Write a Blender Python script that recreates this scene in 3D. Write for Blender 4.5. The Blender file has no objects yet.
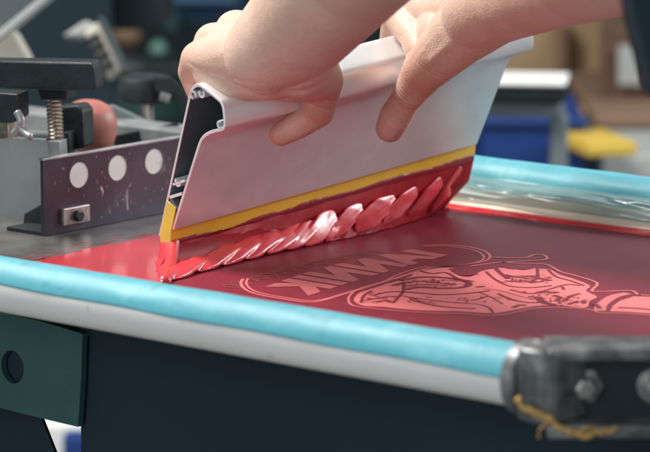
import bpy, bmesh, math, random
import numpy as np
from mathutils import Vector, Matrix, noise
random.seed(7)
SC = bpy.context.scene
COL = SC.collection
CM = 0.01

# ------------------------------------------------------------------ camera
F = 3000.0; CX, CY = 325.0, 226.0
def _d(v):
    a = np.array([v[0]-CX, -(v[1]-CY), -F]); return a/np.linalg.norm(a)
_Y = _d((2860, -303)); _X = -_d((-3330, -303)); _X = _X-_Y*(_X@_Y); _X /= np.linalg.norm(_X)
_Z = np.cross(_X, _Y)
R = np.array([_X, _Y, _Z])
def ray(p): return R@np.array([p[0]-CX, -(p[1]-CY), -F])
_r = ray((165, 243)); _r /= np.linalg.norm(_r)
C = -_r*200.0
FWD = R@np.array([0, 0, -1.]); RIGHT = R@np.array([1., 0, 0]); UP = R@np.array([0, 1., 0])
def plane(p, P0, n):
    r = ray(p); t = ((np.array(P0)-C)@n)/(r@n); return C+r*t
def atz(p, z): return plane(p, (0, 0, z), np.array([0, 0, 1.]))
def aty(p, y): return plane(p, (0, y, 0), np.array([0, 1., 0]))
def atx(p, x): return plane(p, (x, 0, 0), np.array([1., 0, 0]))
def atd(p, d): return plane(p, C+FWD*d, FWD)
# squeegee frame: S along, E1 away from its face, E2 up
S = R@np.array([3475., 1026., -3000.]); S /= np.linalg.norm(S)
E1 = np.cross(S, [0, 0, 1.]); E1 /= np.linalg.norm(E1); E2 = np.cross(E1, S)
P0 = atz((163, 262), 0.0)
def sq(s, a, b): return P0+S*s+E1*a+E2*b
def ata(p, a): return plane(p, P0+E1*a, E1)

# ------------------------------------------------------------------ materials
def mat(name, col, rough=0.5, metal=0.0, col2=None, nscale=30, ncon=(0.35, 0.65), bump=0.0, bscale=200,
        coat=0.0, sss=0.0, spec=0.5, trans=0.0, alpha=1.0, detail=4, sssr=(1, .3, .15), rvar=0.0, stretch=None, sscale=0.004):
    m = bpy.data.materials.new(name); m.use_nodes = True
    nt = m.node_tree; N = nt.nodes; L = nt.links
    b = N['Principled BSDF']
    b.inputs['Base Color'].default_value = (*col, 1)
    b.inputs['Roughness'].default_value = rough
    b.inputs['Metallic'].default_value = metal
    b.inputs['Specular IOR Level'].default_value = spec
    b.inputs['Coat Weight'].default_value = coat
    b.inputs['Coat Roughness'].default_value = 0.08
    if sss:
        b.inputs['Subsurface Weight'].default_value = sss
        b.inputs['Subsurface Radius'].default_value = sssr
        b.inputs['Subsurface Scale'].default_value = sscale
    if trans: b.inputs['Transmission Weight'].default_value = trans
    if alpha < 1: b.inputs['Alpha'].default_value = alpha
    tc = N.new('ShaderNodeTexCoord')
    src = tc.outputs['Object']
    if stretch:
        mp = N.new('ShaderNodeMapping'); mp.inputs['Scale'].default_value = stretch
        L.new(src, mp.inputs['Vector']); src = mp.outputs['Vector']
    if col2:
        n = N.new('ShaderNodeTexNoise'); n.inputs['Scale'].default_value = nscale; n.inputs['Detail'].default_value = detail
        L.new(src, n.inputs['Vector'])
        r = N.new('ShaderNodeValToRGB')
        r.color_ramp.elements[0].position = ncon[0]; r.color_ramp.elements[0].color = (*col, 1)
        r.color_ramp.elements[1].position = ncon[1]; r.color_ramp.elements[1].color = (*col2, 1)
        L.new(n.outputs['Fac'], r.inputs['Fac']); L.new(r.outputs['Color'], b.inputs['Base Color'])
    if rvar:
        n = N.new('ShaderNodeTexNoise'); n.inputs['Scale'].default_value = nscale*1.7
        L.new(src, n.inputs['Vector'])
        mr = N.new('ShaderNodeMapRange'); mr.inputs[3].default_value = max(rough-rvar, .02); mr.inputs[4].default_value = min(rough+rvar, 1)
        L.new(n.outputs['Fac'], mr.inputs[0]); L.new(mr.outputs[0], b.inputs['Roughness'])
    if bump:
        n = N.new('ShaderNodeTexNoise'); n.inputs['Scale'].default_value = bscale; n.inputs['Detail'].default_value = 5
        L.new(src, n.inputs['Vector'])
        bp = N.new('ShaderNodeBump'); bp.inputs['Strength'].default_value = bump; bp.inputs['Distance'].default_value = 0.001
        L.new(n.outputs['Fac'], bp.inputs['Height']); L.new(bp.outputs['Normal'], b.inputs['Normal'])
    return m
def grime(m, col, scale, lo, hi, amount=1.0, seed=0.0):
    nt = m.node_tree; N = nt.nodes; L = nt.links; b = N['Principled BSDF']
    tc = N.new('ShaderNodeTexCoord'); mp = N.new('ShaderNodeMapping'); mp.inputs['Location'].default_value = (seed, seed*.7, -seed)
    L.new(tc.outputs['Object'], mp.inputs['Vector'])
    n = N.new('ShaderNodeTexNoise'); n.inputs['Scale'].default_value = scale; n.inputs['Detail'].default_value = 7; n.inputs['Roughness'].default_value = .62
    L.new(mp.outputs['Vector'], n.inputs['Vector'])
    mr = N.new('ShaderNodeMapRange'); mr.inputs[1].default_value = lo; mr.inputs[2].default_value = hi; mr.inputs[4].default_value = amount
    L.new(n.outputs['Fac'], mr.inputs[0])
    mx = N.new('ShaderNodeMix'); mx.data_type = 'RGBA'
    src = b.inputs['Base Color'].links[0].from_socket if b.inputs['Base Color'].links else None
    if src: L.new(src, mx.inputs[6])
    else: mx.inputs[6].default_value = b.inputs['Base Color'].default_value
    mx.inputs[7].default_value = (*col, 1)
    L.new(mr.outputs[0], mx.inputs[0]); L.new(mx.outputs[2], b.inputs['Base Color'])
M = {}
M['alu'] = mat('brushed_aluminium', (.86, .84, .84), .38, .42, (.80, .78, .78), 40, bump=.05, bscale=300, rvar=.08)
M['alu_cut'] = mat('cut_aluminium', (.80, .83, .84), .4, .35)
M['inside_shade'] = mat('inside_shade', (.09, .12, .14), .5, .2, (.13, .16, .18), 20)  # interior shade put into the colour of the inner faces and rib
M['urethane'] = mat('yellow_urethane', (.95, .60, .07), .3, 0, (.88, .50, .05), 25, coat=.3, sss=.15, sssr=(1, .6, .1))
M['urethane_end'] = mat('yellow_urethane_end', (.72, .62, .09), .4, 0, (.60, .52, .08), 60)
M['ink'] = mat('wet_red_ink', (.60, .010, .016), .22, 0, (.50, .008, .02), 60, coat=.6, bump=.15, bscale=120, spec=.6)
M['ink_curtain_lit'] = mat('wet_ink_folds_lit', (.66, .040, .055), .36, 0, (.58, .028, .044), 80, coat=.30, bump=.15, bscale=110, spec=.6)  # lighter and pinker than the ink itself: lit sheen put into the colour
M['ink_wall_shaded'] = mat('ink_wall_shaded', (.40, .010, .020), .55, 0, (.30, .008, .016), 50, spec=.22, coat=.0, bump=.25, bscale=90)  # darker copy of the ink: shade under the squeegee put into the colour
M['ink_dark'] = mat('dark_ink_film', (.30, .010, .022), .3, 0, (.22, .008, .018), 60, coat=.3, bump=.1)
M['mesh'] = mat('stretched_mesh', (.165, .011, .025), .42, 0, (.195, .014, .031), 14, spec=.22, bump=.05, bscale=900)
M['stencil'] = mat('open_stencil', (.68, .16, .16), .45, 0, (.60, .125, .13), 18)
M['stencil_line'] = mat('stencil_line', (.58, .13, .135), .45)
M['stencil_dark'] = mat('stencil_dark', (.18, .013, .028), .42, spec=.22)
M['stencil_dull'] = mat('stencil_dull', (.20, .035, .035), .45)
M['cyan'] = mat('cyan_tape', (.085, .36, .43), .55, 0, (.07, .30, .37), 22, ncon=(.3, .75), bump=.25, bscale=90, rvar=.1)
M['tube'] = mat('pale_tube', (.66, .645, .63), .5, .0, (.61, .60, .585), 18, bump=.05)
M['cast'] = mat('cast_metal', (.09, .095, .10), .4, .5, (.24, .245, .25), 55, ncon=(.4, .62), bump=.5, bscale=160)
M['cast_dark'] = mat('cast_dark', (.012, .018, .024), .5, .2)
M['bolt'] = mat('bolt_steel', (.42, .40, .38), .35, .7, (.25, .24, .24), 150)
M['glue'] = mat('yellow_glue', (.50, .30, .08), .4, 0, (.30, .17, .05), 120)
M['film'] = mat('clear_film', (.24, .34, .33), .24, 0, (.16, .30, .31), 9, coat=.15, alpha=.62, spec=.5)
M['cream'] = mat('cream_fillet', (.74, .66, .52), .5, 0, (.66, .56, .44), 30, bump=.1)
M['purple'] = mat('dark_plate', (.030, .026, .042), .34, .4, (.05, .042, .06), 24, bump=.10, rvar=.1)
M['scuff'] = mat('scuff', (.42, .33, .35), .5, .2)
M['plug'] = mat('pale_plug', (.48, .50, .49), .5)
M['steel'] = mat('worn_steel', (.36, .37, .37), .42, .55, (.22, .225, .23), 35, bump=.15, rvar=.1)
M['pale_steel'] = mat('pale_steel', (.24, .255, .255), .5, .25, (.18, .195, .20), 20, bump=.1)
M['strip'] = mat('stained_strip', (.085, .08, .075), .3, .5, (.22, .215, .20), 28, ncon=(.3, .7), bump=.2)
M['black'] = mat('black_plastic', (.007, .011, .014), .5, 0, (.012, .017, .021), 60, spec=.35, bump=.5, bscale=140)
M['thread'] = mat('brass_thread', (.40, .35, .28), .35, .8, (.2, .17, .14), 200)
M['salmon'] = mat('salmon_rubber', (.38, .135, .105), .5, 0, (.34, .11, .09), 60, bump=.3, bscale=120)
M['green'] = mat('green_paint', (.018, .062, .062), .55, 0, (.024, .078, .076), 25, bump=.15, bscale=120)
M['navy'] = mat('dark_body', (.0125, .024, .034), .85, 0, (.014, .026, .037), 10, spec=.2)
M['white'] = mat('white_laminate', (.80, .80, .78), .5)
M['board'] = mat('cardboard', (.42, .285, .165), .85, 0, (.36, .235, .13), 12)
M['brown'] = mat('brown_card', (.13, .07, .045), .85, 0, (.10, .055, .035), 12)
M['wood'] = mat('pallet_wood', (.26, .155, .10), .8, 0, (.20, .12, .075), 15)
M['blue'] = mat('blue_plastic', (.004, .028, .15), .5, 0, (.006, .04, .20), 8)
M['ltblue'] = mat('light_blue', (.12, .22, .42), .6)
M['yellow'] = mat('yellow_paint', (.62, .42, .06), .6)
M['orange'] = mat('orange_paint', (.55, .26, .05), .6)
M['grey'] = mat('grey_paint', (.16, .19, .20), .6)
M['ltgrey'] = mat('light_grey', (.38, .39, .38), .6)
M['beige'] = mat('beige_plastic', (.62, .58, .49), .6)
M['floor'] = mat('concrete', (.20, .20, .19), .8, 0, (.16, .16, .155), 3)
M['wall'] = mat('dark_wall', (.020, .034, .042), .9, 0, (.03, .05, .055), 2)
M['panel_grey'] = mat('panel_grey', (.06, .075, .085), .5, .2, (.075, .09, .1), 10)
M['nail'] = mat('nail', (.60, .36, .29), .36, sss=.2, coat=.1)

grime(M['cyan'], (.035, .20, .25), 55, .60, .72, .7)
grime(M['cyan'], (.10, .12, .12), 130, .70, .76, .6, 3)
grime(M['cyan'], (.22, .50, .54), 30, .58, .75, .5, 9)
grime(M['tube'], (.34, .33, .32), 70, .62, .74, .7)
grime(M['alu'], (.58, .50, .52), 16, .52, .75, .45)
grime(M['alu'], (.35, .30, .31), 230, .70, .74, .5, 5)
grime(M['urethane'], (.45, .12, .02), 60, .66, .72, .8, 2)
grime(M['green'], (.05, .12, .12), 200, .68, .74, .8)
grime(M['cast'], (.42, .43, .42), 45, .58, .68, .7, 4)
grime(M['cast'], (.25, .05, .08), 60, .66, .72, .6, 8)
grime(M['black'], (.07, .08, .085), 260, .69, .75, .8)
grime(M['steel'], (.10, .09, .09), 70, .6, .7, .7)
grime(M['pale_steel'], (.20, .20, .19), 60, .6, .72, .7)
grime(M['purple'], (.20, .17, .20), 45, .62, .74, .5)
grime(M['purple'], (.30, .03, .06), 80, .68, .72, .7, 6)
grime(M['plug'], (.30, .30, .30), 120, .6, .7, .6)
grime(M['mesh'], (.22, .022, .045), 35, .5, .8, .5, 2)
grime(M['stencil'], (.50, .07, .085), 90, .6, .72, .5, 2)
def skin_mat():
    m = mat('skin', (.62, .36, .27), .5, sss=.12, spec=.45, sscale=.005, sssr=(1, .4, .28))
    nt = m.node_tree; N = nt.nodes; L = nt.links; b = N['Principled BSDF']
    tc = N.new('ShaderNodeTexCoord')
    n = N.new('ShaderNodeTexNoise'); n.inputs['Scale'].default_value = 26; n.inputs['Detail'].default_value = 6
    L.new(tc.outputs['Object'], n.inputs['Vector'])
    r = N.new('ShaderNodeValToRGB'); e = r.color_ramp.elements
    e[0].position = .25; e[0].color = (.555, .365, .28, 1); e[1].position = .75; e[1].color = (.665, .485, .395, 1)
    L.new(n.outputs['Fac'], r.inputs['Fac'])
    at = N.new('ShaderNodeAttribute'); at.attribute_name = 'blush'
    mx = N.new('ShaderNodeMix'); mx.data_type = 'RGBA'; mx.inputs[7].default_value = (.50, .20, .135, 1)
    mm = N.new('ShaderNodeMath'); mm.operation = 'MULTIPLY'; mm.inputs[1].default_value = .75
    L.new(at.outputs['Fac'], mm.inputs[0]); L.new(mm.outputs[0], mx.inputs[0]); L.new(r.outputs['Color'], mx.inputs[6])
    n3 = N.new('ShaderNodeTexNoise'); n3.inputs['Scale'].default_value = 420; n3.inputs['Detail'].default_value = 3; L.new(tc.outputs['Object'], n3.inputs['Vector'])
    r3 = N.new('ShaderNodeMapRange'); r3.inputs[1].default_value = .35; r3.inputs[2].default_value = .7; r3.inputs[3].default_value = .0; r3.inputs[4].default_value = .22; L.new(n3.outputs['Fac'], r3.inputs[0])
    m3 = N.new('ShaderNodeMix'); m3.data_type = 'RGBA'; m3.inputs[7].default_value = (.50, .25, .18, 1)
    L.new(r3.outputs[0], m3.inputs[0]); L.new(mx.outputs[2], m3.inputs[6]); L.new(m3.outputs[2], b.inputs['Base Color'])
    v = N.new('ShaderNodeTexVoronoi'); v.inputs['Scale'].default_value = 900
    L.new(tc.outputs['Object'], v.inputs['Vector'])
    n2 = N.new('ShaderNodeTexNoise'); n2.inputs['Scale'].default_value = 160; n2.inputs['Detail'].default_value = 5
    L.new(tc.outputs['Object'], n2.inputs['Vector'])
    ad = N.new('ShaderNodeMath'); ad.operation = 'MULTIPLY_ADD'; ad.inputs[1].default_value = .35
    L.new(v.outputs['Distance'], ad.inputs[0]); L.new(n2.outputs['Fac'], ad.inputs[2])
    bp = N.new('ShaderNodeBump'); bp.inputs['Strength'].default_value = .6; bp.inputs['Distance'].default_value = .0008
    L.new(ad.outputs[0], bp.inputs['Height']); L.new(bp.outputs['Normal'], b.inputs['Normal'])
    return m
M['skin'] = skin_mat()

# ------------------------------------------------------------------ object helpers
def tag(o, label, cat, group=None, kind=None):
    if label: o['label'] = label
    if cat: o['category'] = cat
    if group: o['group'] = group
    if kind: o['kind'] = kind
    return o
def world_loc(o):
    v = Vector((0, 0, 0))
    while o: v += o.location; o = o.parent
    return v
def thing(name, label, cat, base, group=None):
    o = bpy.data.objects.new(name, None); COL.objects.link(o); o.empty_display_size = .02
    o.location = Vector(list(base))*CM
    return tag(o, label, cat, group)
def link(name, bm, m, parent=None, smooth=False, origin=None, label=None, bevel=0.0, bseg=2, autos=None):
    """bm in centimetres, world coordinates"""
    bmesh.ops.recalc_face_normals(bm, faces=bm.faces)
    me = bpy.data.meshes.new(name)
    if parent: off = world_loc(parent)
    else: off = Vector(list(origin))*CM if origin is not None else Vector((0, 0, 0))
    for v in bm.verts: v.co = v.co*CM-off
    bm.to_mesh(me); bm.free()
    me.materials.append(m)
    o = bpy.data.objects.new(name, me); COL.objects.link(o)
    if parent: o.parent = parent
    else: o.location = off
    if smooth:
        for p in me.polygons: p.use_smooth = True
        if autos:
            try:
                me.set_sharp_from_angle(angle=math.radians(autos))
            except Exception: pass
    if bevel:
        md = o.modifiers.new('bevel', 'BEVEL'); md.width = bevel*CM; md.segments = bseg; md.limit_method = 'ANGLE'; md.angle_limit = math.radians(35)
        md.harden_normals = False
    if label: o['label'] = label
    return o
def BM(): return bmesh.new()
def V(p): return Vector([float(q) for q in p])
def add_hex(bm, pts8):
    """pts8: bottom 4 then top 4"""
    v = [bm.verts.new(V(p)) for p in pts8]
    for f in ((0, 1, 2, 3), (4, 5, 6, 7), (0, 1, 5, 4), (1, 2, 6, 5), (2, 3, 7, 6), (3, 0, 4, 7)):
        bm.faces.new([v[i] for i in f])
def add_box(bm, c, ax, ay, az):
    """centre, half vectors"""
    c = np.array(c, float); ax = np.array(ax, float); ay = np.array(ay, float); az = np.array(az, float)
    add_hex(bm, [c-ax-ay-az, c+ax-ay-az, c+ax+ay-az, c-ax+ay-az, c-ax-ay+az, c+ax-ay+az, c+ax+ay+az, c-ax+ay+az])
def abox(bm, x0, x1, y0, y1, z0, z1):
    add_box(bm, ((x0+x1)/2, (y0+y1)/2, (z0+z1)/2), ((x1-x0)/2, 0, 0), (0, (y1-y0)/2, 0), (0, 0, (z1-z0)/2))
def add_prism(bm, pts, d):
    """closed polygon extruded by vector d"""
    a = [bm.verts.new(V(p)) for p in pts]; b = [bm.verts.new(V(np.array(p)+np.array(d))) for p in pts]
    f1 = bm.faces.new(a); f2 = bm.faces.new(b)
    n = len(a)
    for i in range(n): bm.faces.new([a[i], a[(i+1) % n], b[(i+1) % n], b[i]])
    bmesh.ops.triangulate(bm, faces=[f1, f2])
def frame_of(d):
    d = np.array(d, float); d /= np.linalg.norm(d)
    u = np.cross(d, [0, 0, 1.]) if abs(d[2]) < .9 else np.cross(d, [1., 0, 0]); u /= np.linalg.norm(u)
    return d, u, np.cross(d, u)
def add_cyl(bm, p, q, r, seg=32, r2=None):
    p = np.array(p, float); q = np.array(q, float); d, u, w = frame_of(q-p); r2 = r if r2 is None else r2
    A = [bm.verts.new(V(p+(u*math.cos(t)+w*math.sin(t))*r)) for t in np.linspace(0, 2*math.pi, seg, endpoint=False)]
    B = [bm.verts.new(V(q+(u*math.cos(t)+w*math.sin(t))*r2)) for t in np.linspace(0, 2*math.pi, seg, endpoint=False)]
    bm.faces.new(A); bm.faces.new(B)
    for i in range(seg): bm.faces.new([A[i], A[(i+1) % seg], B[(i+1) % seg], B[i]])
def add_lathe(bm, p, d, prof, seg=40):
    """prof: list of (distance along d, radius)"""
    p = np.array(p, float); d, u, w = frame_of(d); rings = []
    for h, r in prof:
        rings.append([bm.verts.new(V(p+d*h+(u*math.cos(t)+w*math.sin(t))*max(r, 1e-3))) for t in np.linspace(0, 2*math.pi, seg, endpoint=False)])
    for A, B in zip(rings, rings[1:]):
        for i in range(seg): bm.faces.new([A[i], A[(i+1) % seg], B[(i+1) % seg], B[i]])
    bm.faces.new(rings[0]); bm.faces.new(rings[-1])
def add_tube_path(bm, pts, r, seg=10):
    pts = [np.array(p, float) for p in pts]; rings = []
    for i, p in enumerate(pts):
        t = pts[min(i+1, len(pts)-1)]-pts[max(i-1, 0)]
        d, u, w = frame_of(t); rr = r[i] if isinstance(r, (list, tuple)) else r
        rings.append([bm.verts.new(V(p+(u*math.cos(k)+w*math.sin(k))*rr)) for k in np.linspace(0, 2*math.pi, seg, endpoint=False)])
    for A, B in zip(rings, rings[1:]):
        for i in range(seg): bm.faces.new([A[i], A[(i+1) % seg], B[(i+1) % seg], B[i]])
    bm.faces.new(rings[0]); bm.faces.new(rings[-1])
def add_ribbon(bm, pts, w, z, closed=False):
    """flat ribbon on the mesh plane through plan points"""
    pts = [np.array(p[:2], float) for p in pts]; n = len(pts); L_, R_ = [], []
    for i, p in enumerate(pts):
        a = pts[(i-1) % n] if closed else pts[max(i-1, 0)]
        b = pts[(i+1) % n] if closed else pts[min(i+1, n-1)]
        t = b-a; t /= (np.linalg.norm(t)+1e-9); nn = np.array([-t[1], t[0]])*w/2
        L_.append(bm.verts.new((*(p+nn), z))); R_.append(bm.verts.new((*(p-nn), z)))
    for i in range(n if closed else n-1):
        j = (i+1) % n; bm.faces.new([L_[i], L_[j], R_[j], R_[i]])
def smooth_line(pts, k=6, closed=False):
    pts = [np.array(p, float) for p in pts]; n = len(pts); out = []
    for i in range(n if closed else n-1):
        g = lambda j: pts[j % n] if closed else pts[min(max(j, 0), n-1)]
        p0, p1, p2, p3 = g(i-1), g(i), g(i+1), g(i+2)
        for t in np.linspace(0, 1, k, endpoint=False):
            out.append(.5*((2*p1)+(-p0+p2)*t+(2*p0-5*p1+4*p2-p3)*t*t+(-p0+3*p1-3*p2+p3)*t**3))
    if not closed: out.append(pts[-1])
    return out
def add_flat(bm, pts, z):
    vs = [bm.verts.new((float(p[0]), float(p[1]), z)) for p in pts]
    f = bm.faces.new(vs); bmesh.ops.triangulate(bm, faces=[f])

def fused(bm, voxel, iters, factor=.5):
    me = bpy.data.meshes.new('t'); bm.to_mesh(me); bm.free()
    ob = bpy.data.objects.new('t', me); COL.objects.link(ob)
    rm = ob.modifiers.new('r', 'REMESH'); rm.mode = 'VOXEL'; rm.voxel_size = voxel
    sm = ob.modifiers.new('s', 'SMOOTH'); sm.factor = factor; sm.iterations = iters
    bpy.context.view_layer.update()
    m2 = bpy.data.meshes.new_from_object(ob.evaluated_get(bpy.context.evaluated_depsgraph_get()))
    bpy.data.objects.remove(ob); bpy.data.meshes.remove(me)
    out = bmesh.new(); out.from_mesh(m2); bpy.data.meshes.remove(m2); return out

# ================================================================== THE PRINTING FRAME
frame = thing('screen_frame', 'roller screen frame with cyan taped tubes and dark red mesh under the squeegee', 'screen frame', (20, 2, 0))
TR = 1.62; YN, YB, ZT = -22.3, 27.3, 1.5
def tube_bm(x0, x1, yc, zc, r, seg=64, nx=40, a0=0, a1=2*math.pi, wob=0.0, af=None):
    bm = BM(); full = abs(a1-a0) > 6.2; rows = []
    for i in range(nx+1):
        x = x0+(x1-x0)*i/nx; row = []
        s0, s1 = (a0, a1) if af is None else af(x)
        for k in range(seg if full else seg+1):
            t = s0+(s1-s0)*k/seg
            rr = r+wob*noise.noise(Vector((x*.35, math.cos(t)*2, math.sin(t)*2)))
            row.append(bm.verts.new((x, yc+rr*math.cos(t), zc+rr*math.sin(t))))
        rows.append(row)
    for A, B in zip(rows, rows[1:]):
        m = len(A)
        for k in range(m if full else m-1): bm.faces.new([A[k], A[(k+1) % m], B[(k+1) % m], B[k]])
    if full:
        bm.faces.new(rows[0]); bm.faces.new(rows[-1])
    return bm
near = link('tube', tube_bm(-12, 46.3, YN, ZT, TR), M['tube'], frame, smooth=True, autos=40, label='near tube, pale below and taped cyan on top')
back = link('tube', tube_bm(-12, 47, YB, ZT, TR), M['tube'], frame, smooth=True, autos=40)
side = BM(); add_cyl(side, (53.0, -15, ZT), (53.0, 24, ZT), TR, 48)
link('tube', side, M['tube'], frame, smooth=True, autos=40)
# tape: angle measured from +y; 90deg = top; the taped band runs from inside to an edge on the near face
def near_edge(x):
    t = (x-7)/38.0
    return (math.radians(-20), math.radians(180-14+8*t+1.2*math.sin(x*.6)))
tp = tube_bm(-12, 45.8, YN, ZT, TR+.045, seg=48, nx=160, a0=0, a1=3, wob=.035, af=near_edge)
o = link('tape', tp, M['cyan'], near, smooth=True); sd = o.modifiers.new('thick', 'SOLIDIFY'); sd.thickness = .0004; sd.offset = -1
tp = tube_bm(-12, 46, YB, ZT, TR+.045, seg=48, nx=160, a0=0, a1=3, wob=.06, af=lambda x: (math.radians(-60), math.radians(200)))
o = link('tape', tp, M['cyan'], back, smooth=True); sd = o.modifiers.new('thick', 'SOLIDIFY'); sd.thickness = .0004; sd.offset = -1

# mesh sheet
bm = BM(); n1, n2 = 60, 60; g = []
for i in range(n1+1):
    g.append([bm.verts.new((-7.5+(52.6+7.5)*i/n1, -22.0+(27.0+22.0)*j/n2, 0)) for j in range(n2+1)])
for i in range(n1):
    for j in range(n2):
        cc = (g[i][j].co+g[i+1][j+1].co)/2
        if (48.5-cc.x)*RIGHT[1]-(-24.0-cc.y)*RIGHT[0] > 2.6: bm.faces.new([g[i][j], g[i+1][j], g[i+1][j+1], g[i][j+1]])
bmesh.ops.delete(bm, geom=[v for v in bm.verts if not v.link_faces], context='VERTS')
mesh = link('mesh_sheet', bm, M['mesh'], frame)

# --- printed stencil on the mesh
def P2(p): q = atz(p, 0); return (q[0], q[1])
ZS = .016
art = BM()
fill = [(354, 301), (358, 294), (368, 290), (381, 286), (392, 281), (404, 276), (418, 272), (430, 269.5), (444, 268), (455, 269), (457, 275), (470, 277), (480, 272),
        (492, 269), (506, 268), (524, 270.5), (536, 268.5), (551, 270), (559, 274.5), (575, 279.5), (590, 286), (586, 291), (597, 297), (590, 301), (585, 308),
        (560, 305.5), (534, 306.5), (508, 311.5), (490, 313.5), (460, 311.5), (430, 311), (400, 309), (384, 307), (364, 306)]
add_flat(art, smooth_line([P2(p) for p in fill], 4, True), ZS)
wrist = [(610, 311.5), (613, 306), (620, 301), (634, 296.5), (650, 297), (690, 299), (760, 306), (760, 330), (700, 320), (650, 313.5), (625, 312)]
add_flat(art, [P2(p) for p in wrist], ZS)
link('printed_figure', art, M['stencil'], mesh)
ln = BM()
outer = [(349, 303), (349, 297), (357, 290), (370, 285.5), (385, 281), (396, 275.5), (412, 270), (428, 266.5)]
add_ribbon(ln, smooth_line([P2(p) for p in outer]), .15, ZS+.006)
outer = [(349, 303), (356, 306.5), (384, 309.8), (428, 313), (465, 314), (490, 316), (510, 313.6), (534, 308.6), (560, 307.6), (577, 308.6), (593, 310.5), (602, 313), (650, 315.6), (760, 333)]
add_ribbon(ln, smooth_line([P2(p) for p in outer]), .17, ZS+.006)
outer = [(470, 266.5), (500, 262.5), (516, 263.5), (540, 264), (549, 265.6), (561, 272), (577, 276.2), (597, 283.2), (592, 291), (604, 291.6), (616, 291), (632, 291), (639, 295), (650, 295.6), (760, 304)]
add_ribbon(ln, smooth_line([P2(p) for p in outer]), .20, ZS+.006)
loop = [(488, 257), (510, 258), (526, 257.8), (534, 255), (543, 255), (547, 257.6), (544, 260), (528, 261), (502, 262.4)]
add_ribbon(ln, smooth_line([P2(p) for p in loop]), .22, ZS+.006)
add_ribbon(ln, smooth_line([P2(p) for p in [(600, 311), (601, 306), (608, 300), (616, 296), (628, 293.6)]]), .7, ZS+.006)
# double border of the lettering
for k, wd in ((0, .20), (1, .16)):
    q = [(243, 279), (241, 284), (246, 290), (258, 294.5), (280, 298.6), (305, 302.2), (321, 301), (340, 295.6), (370, 286.6), (402, 276.6), (433, 267.6), (458, 265.4),
         (482, 262), (490, 257.4), (485, 251.6), (470, 247.4), (448, 245.2), (425, 245.5)]
    c0 = np.array((355, 272.)); q = [tuple(c0+(np.array(p)-c0)*(1-.045*k)) for p in q]
    add_ribbon(ln, smooth_line([P2(p) for p in q]), wd, ZS+.004)
link('printed_line', ln, M['stencil_line'], mesh)
# dark drawing inside the figure
dk = BM()
for k_, (pts, w) in enumerate((([(400, 281), (420, 277.5), (445, 278), (463, 281), (469, 285), (460, 288), (440, 288.5), (420, 287.5), (405, 290)], .75),
               ([(392, 286), (405, 283), (420, 281.6), (436, 283), (452, 284.6)], .5), ([(412, 285.5), (430, 285), (448, 286)], .35),
               ([(401, 296), (420, 299), (440, 301.5), (462, 303.5), (478, 304.6), (489, 308), (493, 313)], .28),
               ([(404, 283), (403, 292), (397, 299), (393, 303.5)], .35), ([(404, 296), (420, 301), (436, 304)], .18),
               ([(480, 293), (492, 298), (503, 304.5)], .2), ([(473, 300.5), (480, 299), (487, 296.6)], .3), ([(483, 289), (500, 291), (518, 296), (534, 300)], .14),
               ([(504, 275), (512, 277), (522, 277.5), (530, 276.5), (541, 279), (551, 281)], .7), ([(505, 281), (514, 282), (524, 281), (534, 282.5), (543, 281.5)], .45),
               ([(537.5, 266), (537.5, 272), (538, 278)], .35), ([(541, 269), (545, 268)], .3), ([(504, 266), (512, 268.6), (523, 268.4)], 1.0),
               ([(452, 269), (462, 275), (477, 274)], .8), ([(476, 287.5), (485, 286.6)], .5), ([(494, 267), (501, 274), (508, 279)], .5),
               ([(538, 293), (545, 292), (552, 293), (558, 292.4)], .8), ([(537, 297), (541, 301), (547, 304), (556, 305)], .8), ([(528, 297), (538, 297.5)], .4),
               ([(552, 296), (560, 297.5), (556, 301)], .5), ([(565, 300), (572, 296), (580, 294)], .45), ([(568, 305), (578, 302), (586, 303.5)], .4), ([(562, 287), (564, 290)], .35),
               ([(513, 308), (520, 305.4), (526, 306)], .45), ([(522, 292.4), (526, 292.6)], .6), ([(361, 303), (364, 296), (372, 291)], .3), ([(371, 303), (384, 301), (392, 303)], .2),
               ([(592, 303), (597, 306), (600, 309)], .5),
               ([(372, 296), (392, 292), (414, 293), (440, 295), (466, 294), (490, 291)], .3), ([(364, 301), (388, 297), (400, 297)], .25), ([(410, 300), (430, 305), (452, 308), (476, 309)], .28),
               ([(420, 271), (432, 274), (446, 273), (458, 279), (474, 282)], .3), ([(486, 272), (494, 279), (508, 286), (530, 288), (552, 286)], .28), ([(510, 290), (530, 294), (548, 290), (566, 285), (580, 286)], .26),
               ([(498, 294), (512, 300), (530, 303), (548, 302)], .3), ([(548, 270), (556, 277), (570, 281), (584, 286)], .25), ([(388, 283), (398, 280), (412, 275)], .4), ([(618, 308), (640, 309), (665, 312)], .3))):
    add_ribbon(dk, smooth_line([P2(p) for p in pts], 4), w*.62, ZS+.008+.0005*k_)
for i in range(240):   # broken hatching
    cx, cy, sx, sy = random.choice(((432, 283, 34, 4.4), (432, 283, 30, 3.4), (524, 279, 26, 3.4), (528, 281, 20, 2.4), (550, 299, 20, 6), (575, 302, 14, 4), (380, 298, 14, 5), (460, 300, 50, 3)))
    x = cx+random.uniform(-sx, sx); y_ = cy+random.uniform(-sy, sy)
    a = np.array(P2((x, y_))); t = random.uniform(0, 6.28); L_ = random.uniform(.12, .6)
    add_ribbon(dk, [a, a+np.array((math.cos(t), math.sin(t)))*L_], random.uniform(.03, .13), ZS+.030+i*.00003)
link('printed_shading', dk, M['stencil_dark'], mesh)
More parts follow.
